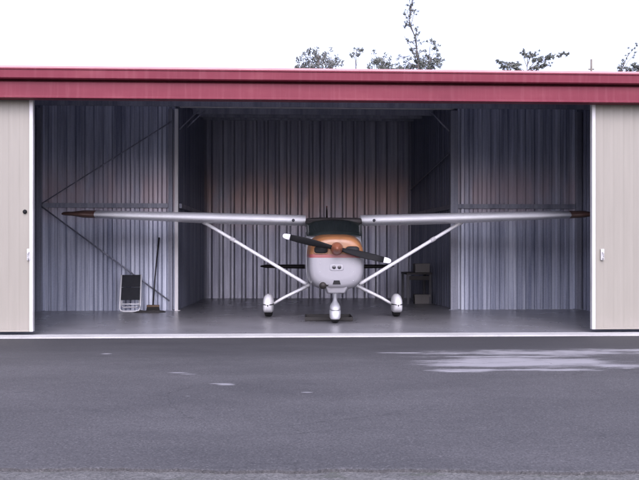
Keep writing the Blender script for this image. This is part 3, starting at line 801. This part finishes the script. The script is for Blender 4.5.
for i in range(46):
    f = rnd.uniform(.72, .99); z = f*h; w = .12 + .75*(1-(f-.72)/.28); a = rnd.uniform(0, 6.28)
    sp.append((f-.015, .05+w*math.cos(a)*rnd.uniform(.3, 1) - (.25 if .86 < f < .96 else 0), w*.6*math.sin(a), z+rnd.uniform(.0, .35), .16, 3, 7))
sp += [(.68, dx_, .1, 11.55+.3*abs(math.sin(dx_*5)), .24, 9, 14) for dx_ in (-.95, -.6, -.3, .35, .7)]
sp += [(.70, -.75, .1, 12.3, .25, 5, 10), (.72, -.55, 0, 13.4, .12, 3, 5), (.5, .9, .3, 9, .7, 8, 12), (.45, -.9, .2, 8.4, .7, 8, 12), (.6, .8, -.3, 10.4, .6, 8, 12)]
tree('spindly_tree', 'tall thin sparse tree rising highest above the roof', 5.25, 50, h, sp, 17, M['leaf'], .075, .15, tp)
h = 13.35; tree('narrow_tree', 'narrow leafy tree touching the right of the tall thin tree', 6.2, 50.5, h, [(.9, .5, 0, h-1.3, .35, 10, 16), (.9, -.6, 0, h-1.5, .35, 10, 16), (.9, .0, 0, h-1.6, .4, 10, 16), (.93, .12, 0, h-.1, .2, 6, 12), (.9, .3, 0, h-.5, .25, 6, 12), (.88, -.2, .1, h-.9, .3, 7, 14), (.85, .35, .1, h-1.1, .34, 8, 14), (.85, -.45, .1, h-1.3, .34, 8, 14), (.8, .1, -.1, h-1.5, .4, 9, 16), (.5, .8, .2, 9.5, .7, 8, 14), (.5, -.7, -.2, 9, .7, 8, 14)], 8, M['leaf'], .09, .15)
h = 12.55; sp = []
for (x0, z0, x1, z1, k) in ((0, 11.7, 2.3, 12.3, 10), (0, 11.7, 1.5, 12.15, 8), (-.1, 11.6, -1.1, 11.7, 5), (0, 11.9, -.25, 12.45, 5), (.1, 11.3, 1.2, 11.6, 7), (-.1, 11.3, -1.7, 11.9, 4), (-.2, 11.2, -1.35, 11.35, 5), (0, 11.2, .9, 11.55, 6), (.1, 12, .45, 12.3, 5), (-.1, 11.2, -1.5, 11.75, 7), (-.1, 11.3, -1.25, 11.5, 6), (.1, 11.6, .8, 12.0, 8)):
    sp.append((z0/h-.02, x1, .1, z1+.18, .17, k+3, 12))
    sp.append((z0/h-.02, x1*.55, .0, z0+.18+(z1-z0)*.6, .17, k+3, 12))
sp += [(.6, 1.5, .3, 8.5, .6, 8, 14), (.55, -1.5, .3, 8, .6, 8, 14)]
tree('pine_tree', 'pine with flat wind-swept branches reaching right above the roof', 11.55, 50, h, sp, 12, M['leaf'], .085, .16)
h = 12.9; sp = [(.86, 1.45, 0, 12.95, .12, 6, 8), (.88, .95, 0, 12.35, .12, 4, 6), (.84, .45, 0, 11.75, .1, 3, 5), (.86, 1.5, .1, 12.6, .15, 4, 8)]
sp += [(.82, x_, .1, 11.5+.25*abs(math.sin(x_*3)), .26, 10, 16) for x_ in (.7, 1.0, 1.35, 1.7, 2.0)] + [(.6, 1.5, .3, 9, .7, 8, 14), (.6, -.6, .3, 9, .6, 6, 14)]
tree('crooked_tree', 'tree with one crooked bent branch, rightmost of the trees', 16.2, 50, h, sp, 14, M['leaf'], .085, .16, [(0, 0, 0), (.1, 0, 6), (.3, 0, 10.5), (.55, 0, 11.5)])
e = empty('utility_pole', (15.1, 50, -.1)); tag(e, 'thin bare wooden pole showing above the roof near the right edge', 'pole')
m = MB(); m.tube([(0, 0, 0), (0, 0, 12.1)], [.11, .05], 10); m.build('shaft', M['fence_pole'], e)
m = MB(); m.beam((-.16, 0, 11.55), (.16, 0, 11.55), .05, .06); m.build('crossbar', M['fence_pole'], e)

# ------------------------------------------------------------------ light, sky, camera
W = bpy.data.worlds.new('World'); S.world = W; W.use_nodes = True
nt = W.node_tree; bg = nt.nodes['Background']
SUN_EL, SUN_AZ = R(42), R(178)           # high sun veiled by cloud, behind the camera
sky = nt.nodes.new('ShaderNodeTexSky'); sky.sky_type = 'NISHITA'; sky.sun_disc = False
sky.sun_elevation = SUN_EL; sky.sun_rotation = SUN_AZ; sky.air_density = 1.0; sky.dust_density = 4.0; sky.ozone_density = 1.0
hs = nt.nodes.new('ShaderNodeHueSaturation'); hs.inputs['Saturation'].default_value = 0.5
nt.links.new(sky.outputs[0], hs.inputs['Color']); cl = nt.nodes.new('ShaderNodeMix'); cl.data_type = 'RGBA'; cl.blend_type = 'MULTIPLY'; cl.inputs[0].default_value = 1.0
cl.inputs[7].default_value = (0.985, 0.97, 1.20, 1)      # milky overcast
nt.links.new(hs.outputs[0], cl.inputs[6]); nt.links.new(cl.outputs[2], bg.inputs['Color'])
bg.inputs['Strength'].default_value = 0.15
sl = bpy.data.lights.new('sun', 'SUN'); sl.energy = 0.5; sl.angle = R(70); sl.color = (.97, .97, 1)
so = bpy.data.objects.new('sun', sl); COL.objects.link(so)
d = Vector((math.sin(SUN_AZ)*math.cos(SUN_EL), math.cos(SUN_AZ)*math.cos(SUN_EL), math.sin(SUN_EL)))
so.rotation_euler = d.to_track_quat('Z', 'Y').to_euler(); so.location = (0, -5, 20)

cam = bpy.data.cameras.new('camera'); co = bpy.data.objects.new('camera', cam); COL.objects.link(co)
co.location = (0, 0, 1.3); co.rotation_euler = (R(90), 0, 0)
cam.sensor_width = 36; cam.lens = 36*900/639; cam.shift_y = 12/639; cam.clip_end = 3000; cam.clip_start = .05
S.camera = co
S.render.engine = 'CYCLES'
S.render.resolution_x, S.render.resolution_y = 1024, 769
vs = S.view_settings; vs.view_transform = 'Standard'; vs.look = 'None'; vs.gamma = 1; vs.use_curve_mapping = False; vs.exposure = 1.35
S.cycles.max_bounces = 10; S.cycles.diffuse_bounces = 5
